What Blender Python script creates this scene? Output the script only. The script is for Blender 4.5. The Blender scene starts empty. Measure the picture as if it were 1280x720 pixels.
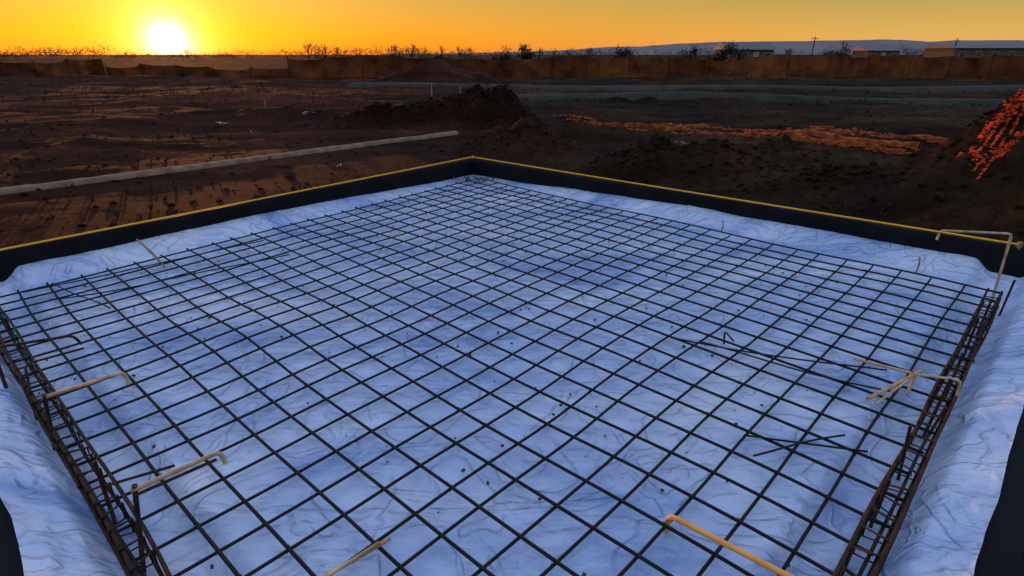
import bpy, math, random
import numpy as np
from mathutils import Vector, Matrix
random.seed(7); rng=np.random.default_rng(7)
scene=bpy.context.scene
COL=scene.collection

# ---------------------------------------------------------------- noise
def _h(ix,iy,s):
    n=(ix.astype(np.int64)*374761393+iy.astype(np.int64)*668265263+s*1442695041)&0x7fffffff
    n=((n^(n>>13))*1274126177)&0x7fffffff
    return ((n^(n>>16))&0xffff)/65535.0
def vnoise(x,y,s=0):
    x=np.asarray(x,float);y=np.asarray(y,float)
    x,y=np.broadcast_arrays(x,y)
    ix=np.floor(x);iy=np.floor(y);fx=x-ix;fy=y-iy
    fx=fx*fx*fx*(fx*(fx*6-15)+10);fy=fy*fy*fy*(fy*(fy*6-15)+10)
    a=_h(ix,iy,s);b=_h(ix+1,iy,s);c=_h(ix,iy+1,s);d=_h(ix+1,iy+1,s)
    return (a+(b-a)*fx)*(1-fy)+(c+(d-c)*fx)*fy-0.5
def fbm(x,y,o=4,s=0):
    r=0;a=1.0
    for i in range(o):
        r=r+a*vnoise(x*2**i+17.3*i,y*2**i-9.1*i,s+i);a*=.5
    return r
def ridge(x,y,o=3,s=0):
    r=0;a=1.0
    for i in range(o):
        r=r+a*(1-np.abs(vnoise(x*2**i+5.3*i,y*2**i,s+i))*4).clip(0,1)**2;a*=.5
    return r
def sst(x,a,b):
    t=np.clip((x-a)/(b-a),0,1);return t*t*(3-2*t)

# ---------------------------------------------------------------- mesh helpers
def link(me,name,mat=None,parent=None,smooth=True):
    ob=bpy.data.objects.new(name,me);COL.objects.link(ob)
    if mat: me.materials.append(mat)
    if smooth: me.polygons.foreach_set('use_smooth',[True]*len(me.polygons))
    if parent: ob.parent=parent
    return ob
def gridmesh(name,X,Y,Z,mat,parent=None,smooth=True):
    n,m=X.shape
    co=np.stack([X,Y,Z],-1).reshape(-1,3).astype(np.float32)
    i=np.arange(n*m).reshape(n,m)
    q=np.stack([i[:-1,:-1],i[1:,:-1],i[1:,1:],i[:-1,1:]],-1).reshape(-1)
    me=bpy.data.meshes.new(name);nf=(n-1)*(m-1)
    me.vertices.add(n*m);me.vertices.foreach_set('co',co.ravel())
    me.loops.add(nf*4);me.loops.foreach_set('vertex_index',q.astype(np.int32))
    me.polygons.add(nf);me.polygons.foreach_set('loop_start',np.arange(0,nf*4,4,dtype=np.int32))
    me.update(calc_edges=True)
    return link(me,name,mat,parent,smooth)
class MB:
    def __init__(s): s.v=[];s.f=[]
    def tube(s,pts,r,n=8,cap=True):
        pts=[Vector(p) for p in pts];base=len(s.v)
        rs=r if isinstance(r,(list,tuple)) else [r]*len(pts)
        for k,p in enumerate(pts):
            d=(pts[min(k+1,len(pts)-1)]-pts[max(k-1,0)]).normalized()
            up=Vector((0,0,1)) if abs(d.z)<.9 else Vector((1,0,0))
            a=d.cross(up).normalized();b=a.cross(d)
            for j in range(n):
                t=2*math.pi*j/n
                s.v.append(p+(a*math.cos(t)+b*math.sin(t))*rs[k])
        for k in range(len(pts)-1):
            for j in range(n):
                a0=base+k*n+j;a1=base+k*n+(j+1)%n
                s.f.append((a0,a1,a1+n,a0+n))
        if cap:
            s.f.append(tuple(base+j for j in range(n)))
            e=base+(len(pts)-1)*n
            s.f.append(tuple(e+j for j in reversed(range(n))))
    def box(s,c,sz,rz=0,M=None):
        b=len(s.v);c=Vector(c)
        R=Matrix.Rotation(rz,3,'Z') if M is None else M
        for z in(-1,1):
            for y in(-1,1):
                for x in(-1,1):
                    s.v.append(c+R@Vector((x*sz[0]/2,y*sz[1]/2,z*sz[2]/2)))
        for q in((0,2,3,1),(4,5,7,6),(0,1,5,4),(2,6,7,3),(0,4,6,2),(1,3,7,5)):
            s.f.append(tuple(b+i for i in q))
    def poly(s,ps):
        b=len(s.v);s.v+= [Vector(p) for p in ps];s.f.append(tuple(range(b,b+len(ps))))
    def obj(s,name,mat,parent=None,smooth=True):
        me=bpy.data.meshes.new(name);me.from_pydata([tuple(v) for v in s.v],[],s.f);me.update()
        return link(me,name,mat,parent,smooth)
def empty(name,loc=(0,0,0)):
    e=bpy.data.objects.new(name,None);COL.objects.link(e);return e

# ---------------------------------------------------------------- materials
def mat(name,c1,c2,scale=5,rough=.8,bump=.0,bscale=40,bdist=.01,spec=.3,metal=0,detail=5,c3=None,lo=.3,hi=.7):
    m=bpy.data.materials.new(name);m.use_nodes=True;nt=m.node_tree;N=nt.nodes;L=nt.links
    b=N['Principled BSDF'];tc=N.new('ShaderNodeTexCoord')
    n=N.new('ShaderNodeTexNoise');n.inputs['Scale'].default_value=scale;n.inputs['Detail'].default_value=detail
    L.new(tc.outputs['Object'],n.inputs['Vector'])
    r=N.new('ShaderNodeValToRGB');r.color_ramp.elements[0].position=lo;r.color_ramp.elements[1].position=hi
    r.color_ramp.elements[0].color=(*c1,1);r.color_ramp.elements[1].color=(*c2,1)
    if c3: e=r.color_ramp.elements.new((lo+hi)/2);e.color=(*c3,1)
    L.new(n.outputs['Fac'],r.inputs['Fac']);L.new(r.outputs['Color'],b.inputs['Base Color'])
    b.inputs['Roughness'].default_value=rough;b.inputs['Specular IOR Level'].default_value=spec;b.inputs['Metallic'].default_value=metal
    if bump:
        n2=N.new('ShaderNodeTexNoise');n2.inputs['Scale'].default_value=bscale;n2.inputs['Detail'].default_value=5
        L.new(tc.outputs['Object'],n2.inputs['Vector'])
        bp=N.new('ShaderNodeBump');bp.inputs['Strength'].default_value=bump;bp.inputs['Distance'].default_value=bdist
        L.new(n2.outputs['Fac'],bp.inputs['Height']);L.new(bp.outputs['Normal'],b.inputs['Normal'])
    return m

def soil_mat():
    m=bpy.data.materials.new('soil');m.use_nodes=True;nt=m.node_tree;N=nt.nodes;L=nt.links
    b=N['Principled BSDF'];tc=N.new('ShaderNodeTexCoord')
    def noise(s,d=6,r=.55,v=None):
        n=N.new('ShaderNodeTexNoise');n.inputs['Scale'].default_value=s;n.inputs['Detail'].default_value=d;n.inputs['Roughness'].default_value=r
        L.new(v or tc.outputs['Object'],n.inputs['Vector']);return n.outputs['Fac']
    def ramp(f,st):
        r=N.new('ShaderNodeValToRGB');e=r.color_ramp.elements
        e[0].position=st[0][0];e[0].color=(*st[0][1],1);e[1].position=st[-1][0];e[1].color=(*st[-1][1],1)
        for p,c in st[1:-1]:
            q=e.new(p);q.color=(*c,1)
        L.new(f,r.inputs['Fac']);return r.outputs['Color']
    def mix(bt,f,a,c):
        x=N.new('ShaderNodeMix');x.data_type='RGBA';x.blend_type=bt
        if isinstance(f,float): x.inputs[0].default_value=f
        else: L.new(f,x.inputs[0])
        L.new(a,x.inputs[6]);L.new(c,x.inputs[7]);return x.outputs[2]
    base=ramp(noise(.35,7,.6),[(.33,(.011,.006,.004)),(.5,(.027,.014,.008)),(.68,(.056,.031,.018))])
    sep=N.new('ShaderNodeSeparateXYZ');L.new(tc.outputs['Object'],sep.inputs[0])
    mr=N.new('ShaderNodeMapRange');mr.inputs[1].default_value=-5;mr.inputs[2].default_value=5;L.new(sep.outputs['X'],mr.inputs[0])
    tint=ramp(mr.outputs[0],[(0,(1.4,.82,.62)),(.5,(.85,.75,.65)),(1,(.82,.9,.74))])  # left end reddened for sun flare, painted into the soil; right end greener
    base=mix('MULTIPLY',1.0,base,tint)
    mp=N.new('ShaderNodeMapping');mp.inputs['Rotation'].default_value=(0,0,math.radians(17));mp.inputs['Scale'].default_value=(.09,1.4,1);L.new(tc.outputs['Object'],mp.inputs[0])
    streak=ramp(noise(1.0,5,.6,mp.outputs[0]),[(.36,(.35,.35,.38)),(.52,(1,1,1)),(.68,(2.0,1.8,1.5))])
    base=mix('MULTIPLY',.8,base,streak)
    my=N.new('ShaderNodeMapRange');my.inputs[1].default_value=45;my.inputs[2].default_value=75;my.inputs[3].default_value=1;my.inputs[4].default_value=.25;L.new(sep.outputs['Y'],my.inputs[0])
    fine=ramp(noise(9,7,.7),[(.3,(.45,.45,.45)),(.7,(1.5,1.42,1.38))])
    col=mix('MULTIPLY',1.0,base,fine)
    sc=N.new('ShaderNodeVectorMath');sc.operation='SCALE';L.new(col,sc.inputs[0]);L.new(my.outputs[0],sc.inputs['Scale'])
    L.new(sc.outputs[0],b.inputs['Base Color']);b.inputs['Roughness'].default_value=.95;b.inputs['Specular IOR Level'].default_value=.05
    bp=N.new('ShaderNodeBump');bp.inputs['Strength'].default_value=.8;bp.inputs['Distance'].default_value=.05
    L.new(noise(6,8,.7),bp.inputs['Height']);L.new(bp.outputs['Normal'],b.inputs['Normal'])
    return m
SOIL=soil_mat()

def plastic_mat():
    m=bpy.data.materials.new('vapour_barrier_plastic');m.use_nodes=True;nt=m.node_tree;N=nt.nodes;L=nt.links
    b=N['Principled BSDF'];tc=N.new('ShaderNodeTexCoord')
    mp=N.new('ShaderNodeMapping');mp.inputs['Rotation'].default_value=(0,0,math.radians(38));mp.inputs['Scale'].default_value=(1,2.4,1)
    L.new(tc.outputs['Object'],mp.inputs['Vector'])
    def noise(s,d=5,r=.5,dist=0.,v=mp):
        n=N.new('ShaderNodeTexNoise');n.inputs['Scale'].default_value=s;n.inputs['Detail'].default_value=d;n.inputs['Roughness'].default_value=r;n.inputs['Distortion'].default_value=dist
        L.new(v.outputs[0] if v is mp else tc.outputs['Object'],n.inputs['Vector']);return n.outputs['Fac']
    r=N.new('ShaderNodeValToRGB');e=r.color_ramp.elements
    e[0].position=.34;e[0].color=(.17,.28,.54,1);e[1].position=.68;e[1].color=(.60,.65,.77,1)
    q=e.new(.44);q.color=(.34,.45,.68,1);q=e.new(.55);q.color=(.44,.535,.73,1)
    L.new(noise(.65,7,.6,.8),r.inputs['Fac'])
    L.new(r.outputs['Color'],b.inputs['Base Color'])
    rr=N.new('ShaderNodeMapRange');rr.inputs[1].default_value=.35;rr.inputs[2].default_value=.65;rr.inputs[3].default_value=.10;rr.inputs[4].default_value=.30
    L.new(noise(3,2),rr.inputs[0]);L.new(rr.outputs[0],b.inputs['Roughness'])
    b.inputs['Specular IOR Level'].default_value=.65
    def crease(s,dist,v,wd_=.045):
        f=noise(s,2,.5,dist,v)
        a=N.new('ShaderNodeMath');a.operation='SUBTRACT';a.inputs[1].default_value=.5;L.new(f,a.inputs[0])
        c=N.new('ShaderNodeMath');c.operation='ABSOLUTE';L.new(a.outputs[0],c.inputs[0])
        d=N.new('ShaderNodeMapRange');d.inputs[1].default_value=0;d.inputs[2].default_value=wd_;d.inputs[3].default_value=1;d.inputs[4].default_value=0
        L.new(c.outputs[0],d.inputs[0]);return d.outputs[0]
    ad=N.new('ShaderNodeMath');ad.operation='ADD';L.new(crease(1.3,1.2,mp),ad.inputs[0]);L.new(crease(2.3,1.6,None,.035),ad.inputs[1])
    b1=N.new('ShaderNodeBump');b1.inputs['Strength'].default_value=.75;b1.inputs['Distance'].default_value=.010;L.new(ad.outputs[0],b1.inputs['Height'])
    b2=N.new('ShaderNodeBump');b2.inputs['Strength'].default_value=.7;b2.inputs['Distance'].default_value=.045;L.new(noise(3.0,5,.5,1.2),b2.inputs['Height'])
    L.new(b1.outputs[0],b2.inputs['Normal']);L.new(b2.outputs[0],b.inputs['Normal'])
    return m
PLASTIC=plastic_mat()
BLACK=mat('black_membrane',(.004,.0045,.006),(.008,.009,.011),4,.6,.4,12,.01,.1)
REBAR=mat('rebar_steel',(.006,.006,.007),(.018,.013,.011),14,.65,.5,160,.002,.2)
RUST=mat('rusty_steel',(.018,.010,.007),(.06,.03,.016),20,.8,.5,120,.003,.2)
TAN=mat('tan_bar',(.30,.19,.09),(.62,.44,.25),14,.6,.4,80,.003,.3)
ORANGE=mat('orange_bar',(.70,.27,.045),(.85,.42,.10),10,.5,.2,80,.002,.3)
YEL=mat('yellow_string',(.9,.40,.02),(.98,.50,.03),30,.6,.2,200,.001,.2)
TIE=mat('tie_wire',(.01,.01,.01),(.03,.022,.016),30,.6)
WOOD=mat('stake_wood',(.22,.14,.08),(.36,.25,.15),12,.8,.4,60,.004,.2)

# ---------------------------------------------------------------- geometry of the slab (metres)
F=np.array([-.50,7.6]);R=np.array([3.54,3.60]);Nn=np.array([.03,.19]);Lc=np.array([-3.76,3.47])
WF=np.array([-.58,8.02]);WR=np.array([4.27,3.82]);WN=np.array([.03,-.24]);WL=np.array([-4.28,3.56])
def bil(A,B,C,D,u,v):
    u=np.asarray(u)[...,None];v=np.asarray(v)[...,None]
    return A*(1-u)*(1-v)+B*u*(1-v)+C*u*v+D*(1-u)*v
def edist(P,Q,x,y):
    d=Q-P;n=np.array([d[1],-d[0]])/np.hypot(*d)
    return (x-P[0])*n[0]+(y-P[1])*n[1]
def wd(x,y):
    return (edist(WF,WR,x,y),edist(WR,WN,x,y),edist(WN,WL,x,y),edist(WL,WF,x,y))

# ---------------------------------------------------------------- terrain
MOUNDS=[(-4.4,32,3.0,2.2,1.35,1),(-2.8,12.9,2.0,.7,.42,2),(-1.1,12.8,1.3,.7,.42,3),(-.2,12.7,.8,.7,.60,4),(.2,9.1,1.0,.55,.46,5),
 (1.9,7.3,.8,.6,.46,6),(3.0,7.1,.8,.6,.32,7),(4.85,5.35,1.1,.85,.82,8),(5.9,6.0,1.3,1.0,.85,9),(-5.4,14.0,2.5,.8,.25,11),
 (7,20,5,1.3,.3,12),(-9,19,4,1.5,.35,13),(1.2,10.4,1.2,.5,.26,14),(12,30,6,1.5,.5,15),(4.0,8.4,1.2,.45,.24,17),(3.75,6.3,.7,.45,.28,19)]
PATH=[(-8.5,4.05),(-5.9,6.2),(-1.14,11.35)]
def segd(x,y,ax,ay,bx,by):
    dx,dy=bx-ax,by-ay;t=((x-ax)*dx+(y-ay)*dy)/(dx*dx+dy*dy);t=np.clip(t,0,1)
    return np.hypot(x-ax-t*dx,y-ay-t*dy),t
def ground_z(x,y):
    x=np.asarray(x,float);y=np.asarray(y,float)
    shp=np.broadcast(x,y).shape
    x=np.broadcast_to(x,shp).reshape(-1);y=np.broadcast_to(y,shp).reshape(-1)
    r=np.hypot(x,y-5)
    z=-.04+.17*sst(y,1.5,4.0)+0*x
    amp=sst(r,3,9)
    d,t=segd(x,y,*PATH[0],*PATH[1]);d2,t=segd(x,y,*PATH[1],*PATH[2]);calm=.15+.85*sst(np.minimum(d,d2),.3,1.1)
    z=z+calm*(.05*fbm(x*1.3,y*1.3,4,3)*sst(r,2,6))+.22*(.5+.5*calm)*fbm(x*.22,y*.3,3,9)*amp*(1-.5*sst(r,60,200))
    z=z+calm*.035*ridge(x*.7,y*1.7,3,21)*sst(r,3.5,7)*(1-sst(r,25,60))
    for mx,my,rx,ry,h,s in MOUNDS:
        I=np.nonzero((np.abs(x-mx)<rx*1.8)&(np.abs(y-my)<ry*1.8))[0]
        if len(I)==0: continue
        a=x[I];b=y[I]
        wx=a+.25*rx*vnoise(a*1.5/rx,b*1.5/ry,s);wy=b+.25*ry*vnoise(a*1.5/rx,b*1.5/ry,s+50)
        q=np.sqrt(((wx-mx)/rx)**2+((wy-my)/ry)**2)
        k=np.clip(1-q/1.35,0,1);k=k**1.15
        z[I]+=h*1.15*k*(1+.35*fbm(a*4/rx**.5,b*4/rx**.5,4,s+80))
    yy=y+.27*x+.35*vnoise(x*.25,y*.3,91)
    m=sst(x,.3,3)*sst(yy,10.5,12.5)*(1-sst(y,26,36))
    z=z+m*.075*np.sin(yy*2*math.pi/1.25)*(.7+vnoise(x*.7,y*.9,92))
    m=sst(yy,26,32)*(1-sst(y,50,70))
    z=z+m*.09*np.sin(yy*2*math.pi/3.1)
    far=sst(r,14,70)
    z=z*(1-far*.6)
    return z.reshape(shp)
def G(x,y): return float(ground_z(np.array([x]),np.array([y]))[0])
def terrain():
    n=290;k=7.6;A=.055*n/k
    while A*math.sinh(k)<3400: k+=.02;A=.055*n/k
    i=np.arange(-n,n+1);c=A*np.sinh(k*i/n)
    X,Y=np.meshgrid(c,c+7.0,indexing='ij')
    Z=ground_z(X,Y)
    d=np.minimum.reduce(wd(X,Y))
    Z=np.where(d>-.06,-.45,Z)
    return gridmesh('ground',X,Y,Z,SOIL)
terrain()

def soft_strip(name,path,w,h,m,seed,nl=120,na=9,edge=.25,gap=0,zs=10):
    P=[np.array(p,float) for p in path];seg=[np.hypot(*(P[i+1]-P[i])) for i in range(len(P)-1)];T=sum(seg)
    acc=np.concatenate([[0],np.cumsum(seg)])
    s=np.linspace(0,T,nl);cx=np.interp(s,acc,[p[0] for p in P]);cy=np.interp(s,acc,[p[1] for p in P])
    tx=np.gradient(cx);ty=np.gradient(cy);l=np.hypot(tx,ty);nx,ny=-ty/l,tx/l
    mean=.04*fbm(s*.8,s*0,3,seed+5);cx=cx+nx*mean;cy=cy+ny*mean
    a=np.linspace(-1,1,na)
    ww=w/2*(1+edge*fbm(s[:,None]*1.6+0*a,np.sign(a)[None,:]*3.0+0*s[:,None],3,seed)*1.5)
    X=cx[:,None]+nx[:,None]*a[None,:]*ww;Y=cy[:,None]+ny[:,None]*a[None,:]*ww
    Z=ground_z(X,Y);c=Z.mean(1);ker=np.ones(zs)/zs
    c=np.convolve(np.pad(c,(zs//2,zs-1-zs//2),'edge'),ker,'valid')
    Zf=c[:,None]+h*(1-np.abs(a)[None,:]**4*1.6)+.012*vnoise(X*6,Y*6,seed)
    if gap: Zf=Zf-gap*(fbm(s*1.1,s*0,4,seed+9)<.02)[:,None]*.12+.05*vnoise(X*9,Y*9,seed+2)*(1-np.abs(a))[None,:]
    return gridmesh(name,X,Y,Zf,m)
PATHM=mat('pale_compacted_dirt',(.12,.08,.052),(.25,.17,.115),6,.9,.6,25,.02,.1)
ROADM=mat('gravel_road',(.024,.025,.019),(.052,.050,.038),1.2,.9,.6,8,.04,.1)
SUNRIDGE=mat('sunlit_ridge_soil',(.10,.022,.008),(.46,.11,.03),9,.9,.9,14,.05,.1)  # orange of low sunlight on the ridges, put into the base colour
soft_strip('footpath',PATH,.24,.06,PATHM,40,260,9,.18,0,14)
soft_strip('dirt_road',[(-1,20.5),(4,19.5),(10,18.6),(18,17.0),(40,14)],1.1,.14,ROADM,41,160,7,.25,0,20)
soft_strip('dirt_road',[(-8,29),(4,27),(16,26),(50,25)],2.0,.17,ROADM,43,160,7,.25,0,20)
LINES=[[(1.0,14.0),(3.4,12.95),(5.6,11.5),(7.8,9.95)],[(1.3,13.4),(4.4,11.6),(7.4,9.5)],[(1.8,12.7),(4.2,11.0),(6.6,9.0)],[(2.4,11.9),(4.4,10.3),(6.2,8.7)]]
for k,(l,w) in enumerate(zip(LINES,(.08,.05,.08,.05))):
    soft_strip('sunlit_berm',l,w,.085,SUNRIDGE,44+37*k,420,7,.9,1)  # orange-coloured strips stand in for sunlit furrow crests

# ---------------------------------------------------------------- scattered clods (single objects)
def clods(name,n,smin,smax,m,gen,lift=.12,sub=1):
    import bmesh
    bm=bmesh.new();bmesh.ops.create_icosphere(bm,subdivisions=sub,radius=1)
    bv=np.array([v.co[:] for v in bm.verts]);bf=np.array([[v.index for v in f.verts] for f in bm.faces]);bm.free()
    x,y=gen(n);k=np.minimum.reduce(wd(x,y))<-.14;x=x[k];y=y[k];n=len(x)
    z=ground_z(x,y);s=smin+(smax-smin)*rng.random(n)**3
    sc=np.stack([s*rng.uniform(.7,1.4,n),s*rng.uniform(.7,1.4,n),s*rng.uniform(.4,.9,n)],-1)
    V=bv[None]*(1+rng.normal(0,.25,(n,len(bv),1)))*sc[:,None,:]+np.stack([x,y,z+s*lift],-1)[:,None,:]
    Fc=bf[None]+(np.arange(n)*len(bv))[:,None,None]
    me=bpy.data.meshes.new(name);me.from_pydata(V.reshape(-1,3).tolist(),[],Fc.reshape(-1,3).tolist());me.update()
    return link(me,name,m,smooth=False)
def g1(n):
    y=2.7+rng.random(n)**1.6*17;return rng.uniform(-1.1,1.1,n)*(y+2),y
clods('soil_clods',4200,.008,.045,SOIL,g1)
MA=np.array(MOUNDS)
def g2(n):
    q=MA[rng.choice([1,2,3,4,5,6,7,8,14,15],n)];return rng.normal(q[:,0],q[:,2]*.5),rng.normal(q[:,1],q[:,3]*.5)
clods('mound_clods',3600,.008,.045,SOIL,g2)
SUNTOP=mat('sunlit_mound_soil',(.30,.028,.010),(.85,.12,.035),12,.9,.5,30,.02,.1)  # sunlight on the mound top, painted as red-orange clod colour
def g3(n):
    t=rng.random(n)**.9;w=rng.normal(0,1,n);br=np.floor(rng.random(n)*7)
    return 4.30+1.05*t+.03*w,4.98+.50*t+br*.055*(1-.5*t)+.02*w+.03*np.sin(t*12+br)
clods('sunlit_mound_clods',4200,.004,.018,SUNTOP,g3,.5)
def g4(n):
    X=[];Y=[]
    for k,l in enumerate(LINES):
        m=n//4;P=np.array(l);t=rng.random(m)*(len(l)-1);i=np.minimum(t.astype(int),len(l)-2);f=t-i
        x=P[i,0]*(1-f)+P[i+1,0]*f;y=P[i,1]*(1-f)+P[i+1,1]*f
        keep=fbm(x*1.3+k*9,y*0,3,400+k)>-.12
        X.append((x+rng.normal(0,.04,m))[keep]);Y.append((y+rng.normal(0,.05,m))[keep])
    return np.concatenate(X),np.concatenate(Y)
clods('sunlit_ridge_clods',5600,.008,.038,SUNRIDGE,g4,.7)  # same painted sunlight, scattered along the ridge lines

# ---------------------------------------------------------------- plastic sheet
def sheet():
    n=440
    t=np.linspace(-.012,.991,n);U,V=np.meshgrid(t,t,indexing='ij')
    P=bil(WF,WR,WN,WL,U,V);X=P[...,0];Y=P[...,1]
    d0,d1,d2,d3=wd(X,Y)
    far=np.minimum(d0,d3);near=np.minimum(d1,d2)
    rc=np.hypot(X-WF[0],Y-WF[1])
    z=-.055+(.03+.085*sst(rc,0,3.5))*(1-sst(far,.0,.32))*sst(near,.0,.35)
    z=z-.09*sst(near,.20,.30)*(1-sst(near,.46,.60))
    z=z+.05*(1-sst(near,.0,.22))
    bandn=1-sst(near,.15,.5);bandf=1-sst(far,.15,.45)
    wr=ridge(X*.9+.6*fbm(X,Y,2,3),Y*2.0,3,11)*.011+ridge((X+Y)*1.2,(X-Y)*.45,2,15)*.009
    z=z+np.minimum(wr,.028)*(1-.6*bandf)+bandn*(.036*np.abs(fbm(X*1.6,Y*1.6,4,17))+.022*ridge((X+Y)*1.7,(X-Y)*1.7,2,19))
    z=z+bandf*(.005*fbm(X*1.5,Y*1.5,2,18)+.004*ridge((X+Y)*1.3,(X-Y)*1.3,2,23))
    for c0 in (1.55,3.35):
        s=d3-c0+.03*fbm(d0*.7,d0*0,3,51);z=z+.009*(1-sst(np.abs(s),.0,.03))*(s<0)+.009*(s>=0)*(1-sst(s,.25,.6))
    out=1-sst(near,0,.12)
    wob=.05*fbm(X*1.7,Y*1.7,3,33)
    X=X+out*wob*np.where(d1<d2,.7,-.7);Y=Y-out*wob*.7
    return gridmesh('vapour_barrier_sheet',X,Y,z,PLASTIC)
sheet()

mem=empty('black_membrane')
def membrane_wall(A,B,ext0,ext1,name):
    d=(B-A);L=np.hypot(*d);d=d/L;nrm=np.array([-d[1],d[0]])
    c=(A+B)/2
    E=(WF,WR) if name=='liner_right' else (WL,WF)
    if edist(*E,*(c+nrm))>edist(*E,*c): nrm=-nrm
    s=np.linspace(-ext0,L+ext1,260)
    prof=[(-.03,-.3),(-.025,-.1),(-.02,.02),(-.012,.1),(-.004,.17),(.004,.196),(.02,.203),(.05,.20),(.075,.185),(.10,.14),(.14,.08),(.2,.02)]
    o=np.array([p[0] for p in prof]);h=np.array([p[1] for p in prof])
    S,O=np.meshgrid(s,o,indexing='ij');H=np.tile(h,(len(s),1))
    w=fbm(S*2.0,H*4+O*3,4,61)
    O=O+.012*w;H=H+.008*fbm(S*1.3,O*2,3,66)*(H>.05)
    X=A[0]+d[0]*S+nrm[0]*O;Y=A[1]+d[1]*S+nrm[1]*O
    gridmesh(name,X,Y,H,BLACK,mem)
membrane_wall(WF,WR,.0,.4,'liner_right')
membrane_wall(WL,WF,.6,.0,'liner_left')
def apron(A,B,name):
    d=(B-A);L=np.hypot(*d);d=d/L;n=-np.array([d[1],-d[0]])
    s=np.linspace(-.2,L+.3,160);o=np.linspace(-.16,1.3,50);S,O=np.meshgrid(s,o,indexing='ij')
    X=A[0]+d[0]*S+n[0]*O;Y=A[1]+d[1]*S+n[1]*O
    g=np.maximum(ground_z(X,Y),-.05)
    k=sst(O,.0,.25)
    Z=-.075*(1-k)+(g+.02+.02*np.abs(fbm(X*2.5,Y*2.5,4,71)))*k
    gridmesh(name,X,Y,Z,BLACK,mem)
apron(WR,WN,'apron_right');apron(WN,WL,'apron_left')

# ---------------------------------------------------------------- yellow string line
st=MB()
def sag(a,b,n,s):
    return [Vector(a).lerp(Vector(b),t/n)-Vector((0,0,s*4*(t/n)*(1-t/n))) for t in range(n+1)]
dl=(WL-WF)/np.hypot(*(WL-WF));dr=(WR-WF)/np.hypot(*(WR-WF))
pL=WF+dl*6.4;pR=WF+dr*6.05
c=(WF[0],WF[1]+.03,.222)
st.tube(sag((pL[0],pL[1],.215),c,24,.004),.008,8);st.tube(sag(c,(pR[0],pR[1],.225),24,.004),.008,8)
st.tube([(c[0],c[1],.20),(c[0]+.01,c[1],.24)],.012)
st.obj('string_line',YEL)
for (q,hh) in ((c,.26),((pR[0]+.02,pR[1]-.01,0),.25),((pL[0],pL[1],0),.26)):
    b=MB();b.box((q[0],q[1]+.025,hh/2-.1),(.03,.03,hh+.18),.4);b.obj('timber_stake',BLACK if q is c else WOOD,smooth=False)

# ---------------------------------------------------------------- reinforcing mesh
mesh=empty('rebar_mesh')
NA,NB=28,26
mb=MB()
AX,AZ=.030,.022
def wob(x,y,s): return float(vnoise(np.array([x*1.3]),np.array([y*1.3]),s)[0])
def bar(mb,p,q,z,seed,r=.0072,n=30,amp=AX,e=.03):
    p=np.array(p);q=np.array(q);d=(q-p)/np.hypot(*(q-p));p=p-d*e*random.random();q=q+d*e*random.random()
    t=np.linspace(0,1,n+1)[:,None];P=p+(q-p)*t
    zz=z+AZ*vnoise(P[:,0]*1.3,P[:,1]*1.3,77);ax=amp*vnoise(P[:,0]*1.3,P[:,1]*1.3,seed);ay=amp*vnoise(P[:,0]*1.3,P[:,1]*1.3,seed+9)
    mb.tube([(P[i,0]+ax[i],P[i,1]+ay[i],zz[i]) for i in range(n+1)],r,7)
us=[(i+random.uniform(-.08,.08))/NA if 0<i<NA else i/NA for i in range(NA+1)]
vs=[(j+random.uniform(-.08,.08))/NB if 0<j<NB else j/NB for j in range(NB+1)]
B2=lambda u,v:bil(F,R,Nn,Lc,np.array(u),np.array(v))
for i,u in enumerate(us):
    k=random.uniform(-.05,.05)/NA if 0<i<NA else 0; bar(mb,B2(u+k,0),B2(u-k,1),-.007,100,r=.0067)
for j,v in enumerate(vs):
    k=random.uniform(-.05,.05)/NB if 0<j<NB else 0; bar(mb,B2(0,v+k),B2(1,v-k),.0075,100)
mb.obj('bars',REBAR,mesh)
tb=MB()
for i,u in enumerate(us):
    for j,v in enumerate(vs):
        if random.random()<.45:
            x,y=B2(u,v);a1=AX*wob(x,y,100);a2=AX*wob(x,y,109);z=AZ*wob(x,y,77);x+=a1;y+=a2
            a=random.choice([0,math.pi/2])+random.uniform(-.2,.2);c_,s_=math.cos(a)*.013,math.sin(a)*.013
            tb.tube([(x-c_,y-s_,z-.008),(x-c_*.6,y-s_*.6,z+.013),(x,y,z+.0165),(x+c_*.6,y+s_*.6,z+.013),(x+c_,y+s_,z-.008)],.0014,4)
tb.obj('wire_ties',TIE,mesh)
lb=MB()
for (a,b_,z) in (((-3.5,3.6),(-2.3,4.75),.02),((-3.45,3.8),(-2.75,3.3),.02),((-3.2,3.5),(-1.9,4.4),.022),
   ((1.15,2.85),(1.95,2.35),.022),((1.0,2.9),(2.0,2.55),.022),((1.05,2.0),(1.55,1.85),.022),((1.0,1.85),(1.5,1.95),.024)):
    bar(lb,a,b_,z,random.randint(1,50),.0048,14,.13)
lb.obj('lap_bars',REBAR,mesh)

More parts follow.
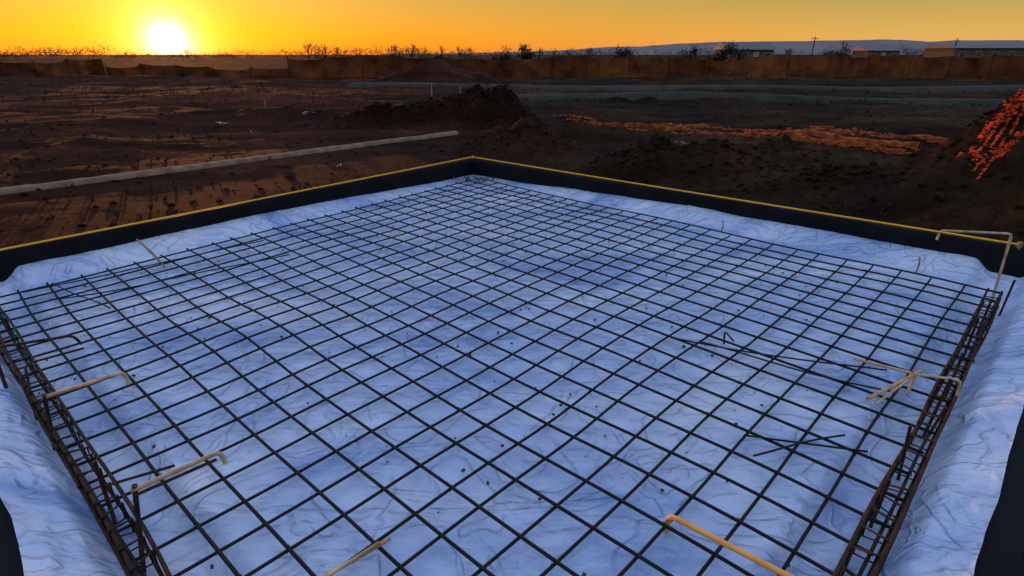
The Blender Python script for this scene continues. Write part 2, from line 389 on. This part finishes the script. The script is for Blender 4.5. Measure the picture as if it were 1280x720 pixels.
# ---------------------------------------------------------------- edge beam cages
def cage(A,B,inn,name):
    A=np.array(A);B=np.array(B);d=B-A;L=np.hypot(*d);d=d/L
    e=empty(name);m=MB();inn=np.array(inn)
    w=.075;zt,zb=.018,-.095
    for o,z in((0,zt),(w,zt),(0,zb),(w,zb),(0,-.04)):
        p=A+inn*o;q=B+inn*o;bar(m,p,q,z,random.randint(1,90),.0075,30,.03)
    s=.05
    while s<L:
        P=A+d*s;Q=P+inn*w
        t2=d*random.uniform(-.03,.03)
        c1=(P[0],P[1],zt+.01);c2=(Q[0]+t2[0],Q[1]+t2[1],zt+.01);c3=(Q[0],Q[1],zb-.008);c4=(P[0]+t2[0],P[1]+t2[1],zb-.008)
        m.tube([c1,c2,c3,c4,c1],.005,6)
        s+=.12+random.uniform(-.03,.03)
    m.obj('bars_and_stirrups',RUST,e)
nR=np.array([-.697,.717]);nL=np.array([.655,.755])
cage(R+np.array([.01,0]),Nn+np.array([.05,0]),nR,'edge_beam_cage')
cage(Nn+np.array([-.05,0]),Lc,nL,'edge_beam_cage')

# ---------------------------------------------------------------- starter bars and hooks
def rod(name,pts,r,m,r2=None):
    P=[Vector(p) for p in pts];out=[P[0]]
    for i in range(1,len(P)-1):
        a,b,c3=P[i-1],P[i],P[i+1];k=min(.03,(a-b).length*.4,(c3-b).length*.4)
        p=b+(a-b).normalized()*k;q=b+(c3-b).normalized()*k
        for t in(0,.33,.67,1): out.append(p.lerp(b,t).lerp(b.lerp(q,t),t))
    out.append(P[-1])
    b=MB();b.tube(out,r,10);return b.obj(name,m)
rod('bent_rebar',[(-1.316,1.379,-.1),(-1.24,1.38,.30)],.0085,RUST)
rod('starter_bar',[(-1.25,1.37,.285),(-1.04,1.545,.30),(-1.035,1.55,.245)],.0085,TAN)
rod('starter_bar',[(-1.24,1.365,.27),(-1.05,1.53,.278)],.006,RUST)
rod('bent_rebar',[(-1.566,1.60,-.1),(-1.555,1.60,.21)],.0075,RUST)
rod('starter_bar',[(-1.55,1.60,.09),(-1.34,1.70,.10)],.006,RUST)
rod('bent_rebar',[(-2.14,2.035,-.1),(-2.09,2.035,.20)],.0085,RUST)
rod('starter_bar',[(-2.1,2.03,.19),(-1.863,2.232,.20),(-1.86,2.235,.13)],.0085,TAN)
rod('bent_rebar',[(-2.685,2.43,-.1),(-2.66,2.43,.24)],.0085,RUST)
rod('starter_bar',[(-2.68,2.42,.22),(-2.38,2.60,.20),(-2.36,2.61,.14)],.0075,RUST)
rod('bent_rebar',[(-2.4,2.25,-.1),(-2.5,2.4,.14),(-2.3,2.55,.15)],.006,RUST)
rod('bent_rebar',[(3.62,3.72,-.12),(3.58,3.72,.42),(3.10,3.77,.43),(3.095,3.77,.36)],.0085,TAN)
rod('bent_rebar',[(3.45,3.45,-.1),(3.47,3.46,.17)],.007,RUST)
rod('starter_bar',[(2.05,2.37,-.03),(2.064,2.37,.10),(1.82,2.51,.11)],.0075,TAN)
rod('starter_bar',[(2.10,2.39,.105),(1.69,2.16,.095)],.0085,TAN)
rod('starter_bar',[(1.72,2.14,.08),(2.02,2.33,.115)],.006,TAN)
rod('starter_bar',[(2.02,2.36,.11),(2.24,2.30,.11),(2.245,2.30,.02)],.0065,TAN)
rod('bent_rebar',[(2.02,2.157,-.12),(2.06,2.17,.20)],.0075,RUST)
rod('bent_rebar',[(2.35,2.47,-.12),(2.37,2.48,.16)],.0075,RUST)
rod('bent_rebar',[(1.70,1.86,-.12),(1.68,1.87,.16)],.007,RUST)
rod('bent_rebar',[(1.42,1.60,-.12),(1.43,1.60,.12)],.007,RUST)
rod('bent_rebar',[(2.8,2.92,-.12),(2.81,2.93,.14)],.007,RUST)
rod('bent_rebar',[(3.1,3.2,-.12),(3.11,3.2,.12)],.007,RUST)
rod('bent_rebar',[(1.30,2.92,-.03),(1.29,2.92,.06),(1.30,2.80,.055)],.006,RUST)
rod('yellow_bar',[(.578,1.50,-.03),(.573,1.492,.055),(.863,1.235,.075),(1.25,.89,.10)],.0105,ORANGE)
rod('starter_bar',[(-.43,1.41,.03),(-.66,1.20,.045)],.0075,TAN)
rod('starter_bar',[(-.46,1.375,.05),(-.69,1.14,.06)],.0055,TAN)
for a,b_,w in (((-2.88,4.2,-.02),(-3.16,4.36,.17),.02),((3.22,4.02,0),(3.22,4.03,.13),.012),((2.05,5.1,0),(2.05,5.1,.12),.012)):
    m=MB();m.tube([a,Vector(a).lerp(Vector(b_),.5)+Vector((.01,0,0)),b_],[w*.5,w*.6,w*.35],6);m.obj('timber_stake',WOOD,smooth=False)

db=MB()
for i in range(50):
    x=-.48+random.gauss(0,.12);y=7.5+random.gauss(0,.07);a=random.uniform(0,6.3);l=random.uniform(.01,.05)
    db.tube([(x,y,.012),(x+l*math.cos(a),y+l*math.sin(a),.012+random.uniform(0,.025))],random.uniform(.004,.012),5)
db.obj('offcut_debris',mat('offcuts',(.05,.035,.03),(.2,.16,.13),20))
# soil crumbs and tie-wire offcuts trodden onto the sheet
cr=MB()
for i in range(260):
    u=random.random();v=random.random()**.7 if random.random()<.5 else random.random();x,y=B2(u,v);x+=random.gauss(0,.05);s=random.uniform(.003,.009)
    cr.box((x,y,-.034+s*.3),(s*2,s*1.3,s),random.uniform(0,3))
cr.obj('soil_crumbs',mat('crumbs',(.03,.02,.014),(.09,.06,.04),20),smooth=False)

# ---------------------------------------------------------------- weeds / dry grass (one mass)
def weeds(name,n,gen,hmin,hmax,m):
    V=[];Fc=[]
    X,Y=gen(n);k=np.minimum.reduce(wd(X,Y))<-.25;X=X[k];Y=Y[k];Zs=ground_z(X,Y)
    for x,y,z in zip(X.tolist(),Y.tolist(),Zs.tolist()):
        h=random.uniform(hmin,hmax)
        for b in range(random.randint(4,9)):
            a=random.uniform(0,6.28);l=h*random.uniform(.2,.7);w=.006+h*.012
            tx,ty=x+l*math.cos(a),y+l*math.sin(a);px,py=-math.sin(a)*w,math.cos(a)*w
            i=len(V);V+=[(x-px,y-py,z-.01),(x+px,y+py,z-.01),((x+tx)/2+px*.6,(y+ty)/2+py*.6,z+h*.6),(tx,ty,z+h*random.uniform(.7,1.1))]
            Fc+=[(i,i+1,i+2),(i,i+2,i+3)]
    me=bpy.data.meshes.new(name);me.from_pydata(V,[],Fc);me.update();link(me,name,m,smooth=False)
GR=mat('dry_grass',(.02,.014,.008),(.06,.038,.02),3,.9)
def wf(n):
    y=rng.uniform(16,60,n);return rng.uniform(-1,1,n)*y,y
weeds('dry_grass',4200,wf,.05,.16,GR)
def wn(n):
    y=5+rng.random(n)**1.5*10;return rng.uniform(-1,1,n)*y,y
weeds('dry_grass',400,wn,.03,.09,GR)

sb=MB()
def branch(mb,p,d,l,r,dep,n=4,spread=.6,up=.15):
    q=p+d*l;mb.tube([p,p.lerp(q,.5)+Vector((random.gauss(0,.04),random.gauss(0,.04),0))*l,q],[r,r*.8,r*.6],n,False)
    if dep==0:return
    for k in range(random.choice([2,3,3])):
        nd=(d+Vector((random.gauss(0,spread),random.gauss(0,spread),random.gauss(up,spread*.6)))).normalized()
        branch(mb,p.lerp(q,random.uniform(.55,1)),nd,l*random.uniform(.6,.82),r*.6,dep-1,n,spread,up)
for k in range(34):
    x=-.25+random.gauss(0,.25);y=12.5+random.gauss(0,.2);branch(sb,Vector((x,y,G(x,y)-.05)),Vector((random.gauss(0,.35),random.gauss(0,.3),1)).normalized(),.12,.006,4,3)
sb.obj('dead_shrub',mat('twigs',(.012,.008,.006),(.03,.018,.012),10))

# ---------------------------------------------------------------- site fence
fence=empty('site_fence')
def fence_cloth_mat():
    m=bpy.data.materials.new('shade_cloth');m.use_nodes=True;nt=m.node_tree;N=nt.nodes;L=nt.links
    out=N['Material Output'];b=N['Principled BSDF'];tc=N.new('ShaderNodeTexCoord')
    mp=N.new('ShaderNodeMapping');mp.inputs['Scale'].default_value=(.9,.35,1.0);L.new(tc.outputs['Object'],mp.inputs[0])
    n=N.new('ShaderNodeTexNoise');n.inputs['Scale'].default_value=1.0;n.inputs['Detail'].default_value=7;n.inputs['Roughness'].default_value=.65;L.new(mp.outputs[0],n.inputs['Vector'])
    r=N.new('ShaderNodeValToRGB');r.color_ramp.elements[0].position=.32;r.color_ramp.elements[1].position=.7
    r.color_ramp.elements[0].color=(.020,.011,.006,1);r.color_ramp.elements[1].color=(.135,.066,.026,1);L.new(n.outputs['Fac'],r.inputs[0])
    sp=N.new('ShaderNodeSeparateXYZ');L.new(tc.outputs['Object'],sp.inputs[0])
    dv=N.new('ShaderNodeMath');dv.operation='DIVIDE';dv.inputs[1].default_value=2.6;L.new(sp.outputs['X'],dv.inputs[0])
    fl=N.new('ShaderNodeMath');fl.operation='FLOOR';L.new(dv.outputs[0],fl.inputs[0])
    wn_=N.new('ShaderNodeTexWhiteNoise');wn_.noise_dimensions='1D';L.new(fl.outputs[0],wn_.inputs['W'])
    m2=N.new('ShaderNodeMapRange');m2.inputs[3].default_value=.6;m2.inputs[4].default_value=1.2;L.new(wn_.outputs['Value'],m2.inputs[0])
    sc=N.new('ShaderNodeVectorMath');sc.operation='SCALE';L.new(r.outputs[0],sc.inputs[0]);L.new(m2.outputs[0],sc.inputs['Scale'])
    L.new(sc.outputs[0],b.inputs['Base Color']);b.inputs['Roughness'].default_value=1;b.inputs['Specular IOR Level'].default_value=.1
    t=N.new('ShaderNodeBsdfTranslucent');L.new(sc.outputs[0],t.inputs['Color'])
    x=N.new('ShaderNodeMixShader');x.inputs[0].default_value=.3;L.new(b.outputs[0],x.inputs[1]);L.new(t.outputs[0],x.inputs[2]);L.new(x.outputs[0],out.inputs['Surface'])
    return m
CL=fence_cloth_mat()
posts=MB()
def fence_run(A,B,h,name,hv=.12):
    A=np.array(A,float);B=np.array(B,float);L=np.hypot(*(B-A));n=max(1,int(L/2.6))
    for i in range(n+1):
        p=A+(B-A)*i/n;z=G(*p);hh=h+random.uniform(-.05,.07);posts.tube([(p[0],p[1]+.03,z-.1),(p[0]+random.uniform(-.04,.04),p[1]+.03,z+hh+.05)],.028,6)
    k=n*8;t=np.linspace(0,1,k+1);v=np.linspace(0,1,7)
    T,V=np.meshgrid(t,v,indexing='ij');px=A[0]+(B[0]-A[0])*T;py=A[1]+(B[1]-A[1])*T
    g=ground_z(px,py);ph=(T*n)%1;sagz=-.10*4*ph*(1-ph)*V
    top=h+hv*vnoise(np.floor(T*n)*3.1,0*T,5)*2
    py=py+.10*np.sin(ph*math.pi)*np.sin(V*3)*vnoise(np.floor(T*n)*7.7,0*T,6)*4
    gridmesh(name,px,py,g+.02+top*V+sagz,CL,fence)
fence_run((-15.5,40.5),(60,37),1.38,'cloth_right')
fence_run((-64,44),(-30,43),1.1,'cloth_left')
fence_run((-30,43.2),(-15.5,40.7),.75,'cloth_low',.2)
posts.obj('posts',mat('post_steel',(.02,.015,.01),(.05,.035,.025),5),fence)

# ---------------------------------------------------------------- distant trees
BARK=mat('bark',(.010,.007,.005),(.025,.017,.011),5)
LEAF=mat('distant_foliage',(.010,.009,.006),(.03,.025,.013),2)
def bare_tree(x,y,h,name='bare_tree',dep=5):
    m=MB();b0=Vector((x,y,G(x,y)-.2))
    m.tube([b0,b0+Vector((0,0,h*.2))],[h*.03,h*.022],5,False)
    for k in range(4):
        branch(m,b0+Vector((0,0,h*random.uniform(.12,.22))),Vector((random.gauss(0,.45),random.gauss(0,.45),1)).normalized(),h*.24,h*.014,dep,3,.42,.2)
    m.obj(name,BARK)
for tan_,d,h in ((-.345,150,6.0),(-.333,155,5.4),(-.318,150,5.6),(-.30,160,5.2),(-.29,150,4.4),(-.17,170,6.0),(-.155,172,5.2),(-.12,168,5.0),(-.09,171,5.4),(.02,165,5.8),(.045,160,4.6),(.10,170,4.6),(-.55,190,4.4),(.42,120,4.8),(.47,150,4.4),(.13,140,4.2),(-.07,150,4.6),(-.2,190,6.2),(-.26,200,5)):
    bare_tree(tan_*d,d,h)
def leafmass(name,items,m,parent=None):
    V=[];Fc=[]
    for (x,y,w,h,n) in items:
        g=G(x,y)
        lobes=[(random.gauss(0,w*.28),random.gauss(0,w*.2),random.uniform(.25,.85)*h,random.uniform(.16,.34)*min(w,h)) for _ in range(7)]
        for k in range(n):
            lx,ly,lz,lr=random.choice(lobes)
            px=x+lx+random.gauss(0,lr*.6);py=y+ly+random.gauss(0,lr*.6);pz=g+max(.05,lz+random.gauss(0,lr*.55));s=random.uniform(.05,.13)*(h**.5)
            a=Vector((random.gauss(0,1),random.gauss(0,1),random.gauss(0,1))).normalized();b=a.cross(Vector((0,0,1))).normalized()
            i=len(V);P=Vector((px,py,pz));V+=[tuple(P-a*s),tuple(P+b*s*.7),tuple(P+a*s),tuple(P-b*s*.7)];Fc.append((i,i+1,i+2,i+3))
    me=bpy.data.meshes.new(name);me.from_pydata(V,[],Fc);me.update();link(me,name,m,parent,smooth=False)
items=[]
for k in range(520):
    d=random.uniform(170,300);t=random.uniform(-1.15,1.15)
    if -.68<t<-.47 : hh=random.uniform(1.5,2.5)
    else: hh=random.uniform(2.2,3.9)*(1.3 if float(vnoise(np.array([t*9]),np.array([0.]),4)[0])>.08 else .9)
    items.append((t*d,d,hh*random.uniform(2.4,5),hh,120))
leafmass('distant_tree_line',items,LEAF)
for t,d,w,h in ((.355,90,2.6,2.9),(.37,95,3.2,3.0),(.19,110,3.5,2.7),(.02,100,3.0,2.9),(-.02,110,3,2.7),(.55,120,4,3.0),(.30,115,3.6,2.8)):
    m=MB();x,y=t*d,d;g=G(x,y);m.tube([(x,y,g-.2),(x+.1,y,g+h*.4),(x,y,g+h*.75)],[.12,.09,.04],6)
    e=m.obj('shrub_tree',BARK);leafmass('crown',[(x,y,w,h,900)],LEAF,e)

# ---------------------------------------------------------------- hills
HM=mat('hazy_hills',(.17,.15,.15),(.22,.195,.19),.004,1,spec=0)  # distance haze is mixed into the hill colour
def hills(name,y0,x0,x1,fn,m):
    n=200;x=np.linspace(x0,x1,n);v=np.linspace(0,1,10);X,V=np.meshgrid(x,v,indexing='ij')
    H=fn(x)[:,None];Y=y0+V*500;Z=-3+(H+3)*np.sin(V*math.pi/2)
    gridmesh(name,X,Y,Z,m)
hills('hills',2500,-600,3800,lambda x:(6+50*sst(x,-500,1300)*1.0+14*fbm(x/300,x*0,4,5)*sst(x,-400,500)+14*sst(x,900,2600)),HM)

# ---------------------------------------------------------------- buildings
WALLM=mat('painted_wall',(.08,.065,.05),(.13,.10,.075),1,.9);ROOF=mat('metal_roof',(.08,.07,.07),(.13,.115,.11),2,.6);GLASS=mat('window_glass',(.02,.02,.02),(.04,.035,.03),2,.2,spec=.5);TRIM=mat('door_trim',(.3,.27,.22),(.4,.35,.3),3)
def building(name,x,y,w,d,h,rh,nb):
    e=empty(name);g=G(x,y)-.1;a=MB();a.box((x,y,g+h/2),(w,d,h));a.obj('walls',WALLM,e,False)
    r=MB();o=.5;x0,x1,y0,y1=x-w/2-o,x+w/2+o,y-d/2-o,y+d/2+o;zt=g+h+.004
    r.poly([(x0,y0,zt),(x1,y0,zt),(x1,y,zt+rh),(x0,y,zt+rh)]);r.poly([(x1,y1,zt),(x0,y1,zt),(x0,y,zt+rh),(x1,y,zt+rh)])
    r.poly([(x0,y0,zt),(x0,y,zt+rh),(x0,y1,zt)]);r.poly([(x1,y0,zt),(x1,y1,zt),(x1,y,zt+rh)]);r.poly([(x0,y0,zt-.01),(x0,y1,zt-.01),(x1,y1,zt-.01),(x1,y0,zt-.01)]);r.obj('roof',ROOF,e,False)
    q=MB();t=MB()
    for i in range(nb):
        cx=x-w/2+w*(i+.5)/nb
        if i==nb//2: t.box((cx,y-d/2-.03,g+1.05),(1.1,.06,2.1))
        else: t.box((cx,y-d/2-.03,g+h*.55),(1.5,.05,1.2));q.box((cx,y-d/2-.06,g+h*.55),(1.3,.04,1.0))
    t.obj('frames_and_door',TRIM,e,False);q.obj('windows',GLASS,e,False)
building('long_shed',118,140,34,10,3.0,.9,9)
building('farm_house',47,120,9,7,2.5,1.3,4)
building('farm_house',83,135,7,6,2.4,.9,3)
for x,y,h in ((66,130,5.2),(103,138,5.0),(78,140,4.4)):
    m=MB();g=G(x,y);m.tube([(x,y,g-.3),(x,y,g+h)],[.14,.09],6);m.box((x,y,g+h-.5),(1.6,.1,.1));m.tube([(x-.6,y,g+h-.45),(x-.6,y,g+h-.25)],.05,5);m.tube([(x+.6,y,g+h-.45),(x+.6,y,g+h-.25)],.05,5)
    m.obj('utility_pole',BARK)

for x,y,h in ((-2.8,20,.5),(-1.9,21,.4),(-6.5,15,.3)):
    m=MB();g=G(x,y);m.tube([(x,y,g-.1),(x+.02,y,g+h)],[.02,.016],5);m.obj('timber_stake',WOOD,smooth=False)
sc=MB()
for x,y,s in ((-6.6,12.6,.28),(-4.8,13.4,.2),(2.9,9.5,.13),(-2.4,7.6,.09),(-5.3,11.5,.1),(3.6,11.9,.12)):
    g=G(x,y)
    for k in range(5):
        c0=Vector((x+random.gauss(0,s*.4),y+random.gauss(0,s*.3),g+.03));sc.poly([c0+Vector((random.uniform(-s,s)*.5,random.uniform(-s,s)*.4,random.uniform(0,.06))) for _ in range(3)])
sc.obj('plastic_scraps',mat('scrap',(.25,.2,.16),(.4,.33,.27),5),smooth=False)

# ---------------------------------------------------------------- light
az=math.radians(-30);el=math.radians(1.0)
S=Vector((math.sin(az)*math.cos(el),math.cos(az)*math.cos(el),math.sin(el)))
sl=bpy.data.lights.new('sun','SUN');sl.energy=2.0;sl.angle=math.radians(.6);sl.color=(1,.36,.11)
so=bpy.data.objects.new('sun',sl);COL.objects.link(so);e2=math.radians(2.4);so.rotation_euler=(-Vector((math.sin(az)*math.cos(e2),math.cos(az)*math.cos(e2),math.sin(e2)))).to_track_quat('-Z','Y').to_euler()
w=bpy.data.worlds.new('World');scene.world=w;w.use_nodes=True;nt=w.node_tree;N=nt.nodes;L=nt.links
bg=N['Background'];tc=N.new('ShaderNodeTexCoord');sep=N.new('ShaderNodeSeparateXYZ');L.new(tc.outputs['Generated'],sep.inputs[0])
def rampw(f,stops):
    r=N.new('ShaderNodeValToRGB');e=r.color_ramp.elements
    e[0].position=stops[0][0];e[0].color=(*stops[0][1],1);e[1].position=stops[-1][0];e[1].color=(*stops[-1][1],1)
    for p,c in stops[1:-1]:
        q=e.new(p);q.color=(*c,1)
    L.new(f,r.inputs[0]);return r.outputs[0]
hi_=[(.28,(.24,.32,.50)),(.5,(.30,.42,.70)),(.8,(.52,.64,.95)),(1,(.72,.80,1.02))]
warm=rampw(sep.outputs['Z'],[(0,(.82,.24,.02)),(.03,(.76,.28,.018)),(.075,(.54,.29,.035)),(.14,(.40,.30,.11))]+hi_)
cool=rampw(sep.outputs['Z'],[(0,(.80,.42,.15)),(.03,(.67,.40,.10)),(.075,(.42,.30,.085)),(.14,(.36,.31,.19))]+hi_)
dt=N.new('ShaderNodeVectorMath');dt.operation='DOT_PRODUCT';L.new(tc.outputs['Generated'],dt.inputs[0]);dt.inputs[1].default_value=S
mr=N.new('ShaderNodeMapRange');mr.inputs[1].default_value=.45;mr.inputs[2].default_value=.93;L.new(dt.outputs['Value'],mr.inputs[0])
mx=N.new('ShaderNodeMix');mx.data_type='RGBA';L.new(mr.outputs[0],mx.inputs[0]);L.new(cool,mx.inputs[6]);L.new(warm,mx.inputs[7])
cur=mx.outputs[2]
def add(a,b):
    x=N.new('ShaderNodeMix');x.data_type='RGBA';x.blend_type='ADD';x.inputs[0].default_value=1;L.new(a,x.inputs[6]);L.new(b,x.inputs[7]);return x.outputs[2]
mxx=N.new('ShaderNodeMath');mxx.operation='MAXIMUM';mxx.inputs[1].default_value=0;L.new(dt.outputs['Value'],mxx.inputs[0])
for p,c in ((40,(.16,.065,.0)),(220,(.30,.20,.015)),(800,(.7,.62,.22)),(3400,(2.6,2.4,1.7))):
    q=N.new('ShaderNodeMath');q.operation='POWER';q.inputs[1].default_value=p;L.new(mxx.outputs[0],q.inputs[0])
    v=N.new('ShaderNodeVectorMath');v.operation='SCALE';v.inputs[0].default_value=c;L.new(q.outputs[0],v.inputs['Scale']);cur=add(cur,v.outputs[0])
sky=N.new('ShaderNodeTexSky');sky.sky_type='NISHITA';sky.sun_disc=False;sky.sun_elevation=el;sky.sun_rotation=az
v=N.new('ShaderNodeVectorMath');v.operation='SCALE';v.inputs['Scale'].default_value=.05;L.new(sky.outputs[0],v.inputs[0]);cur=add(cur,v.outputs[0])
L.new(cur,bg.inputs[0]);bg.inputs[1].default_value=1.0

# ---------------------------------------------------------------- camera
cam=bpy.data.cameras.new('camera');co=bpy.data.objects.new('camera',cam);COL.objects.link(co)
co.location=(0,0,1.6);co.rotation_euler=(math.radians(90-23.3),0,0);cam.sensor_width=36;cam.lens=19.07;cam.clip_start=.05;cam.clip_end=12000
scene.camera=co
scene.view_settings.view_transform='Standard';scene.view_settings.look='None';scene.view_settings.exposure=0
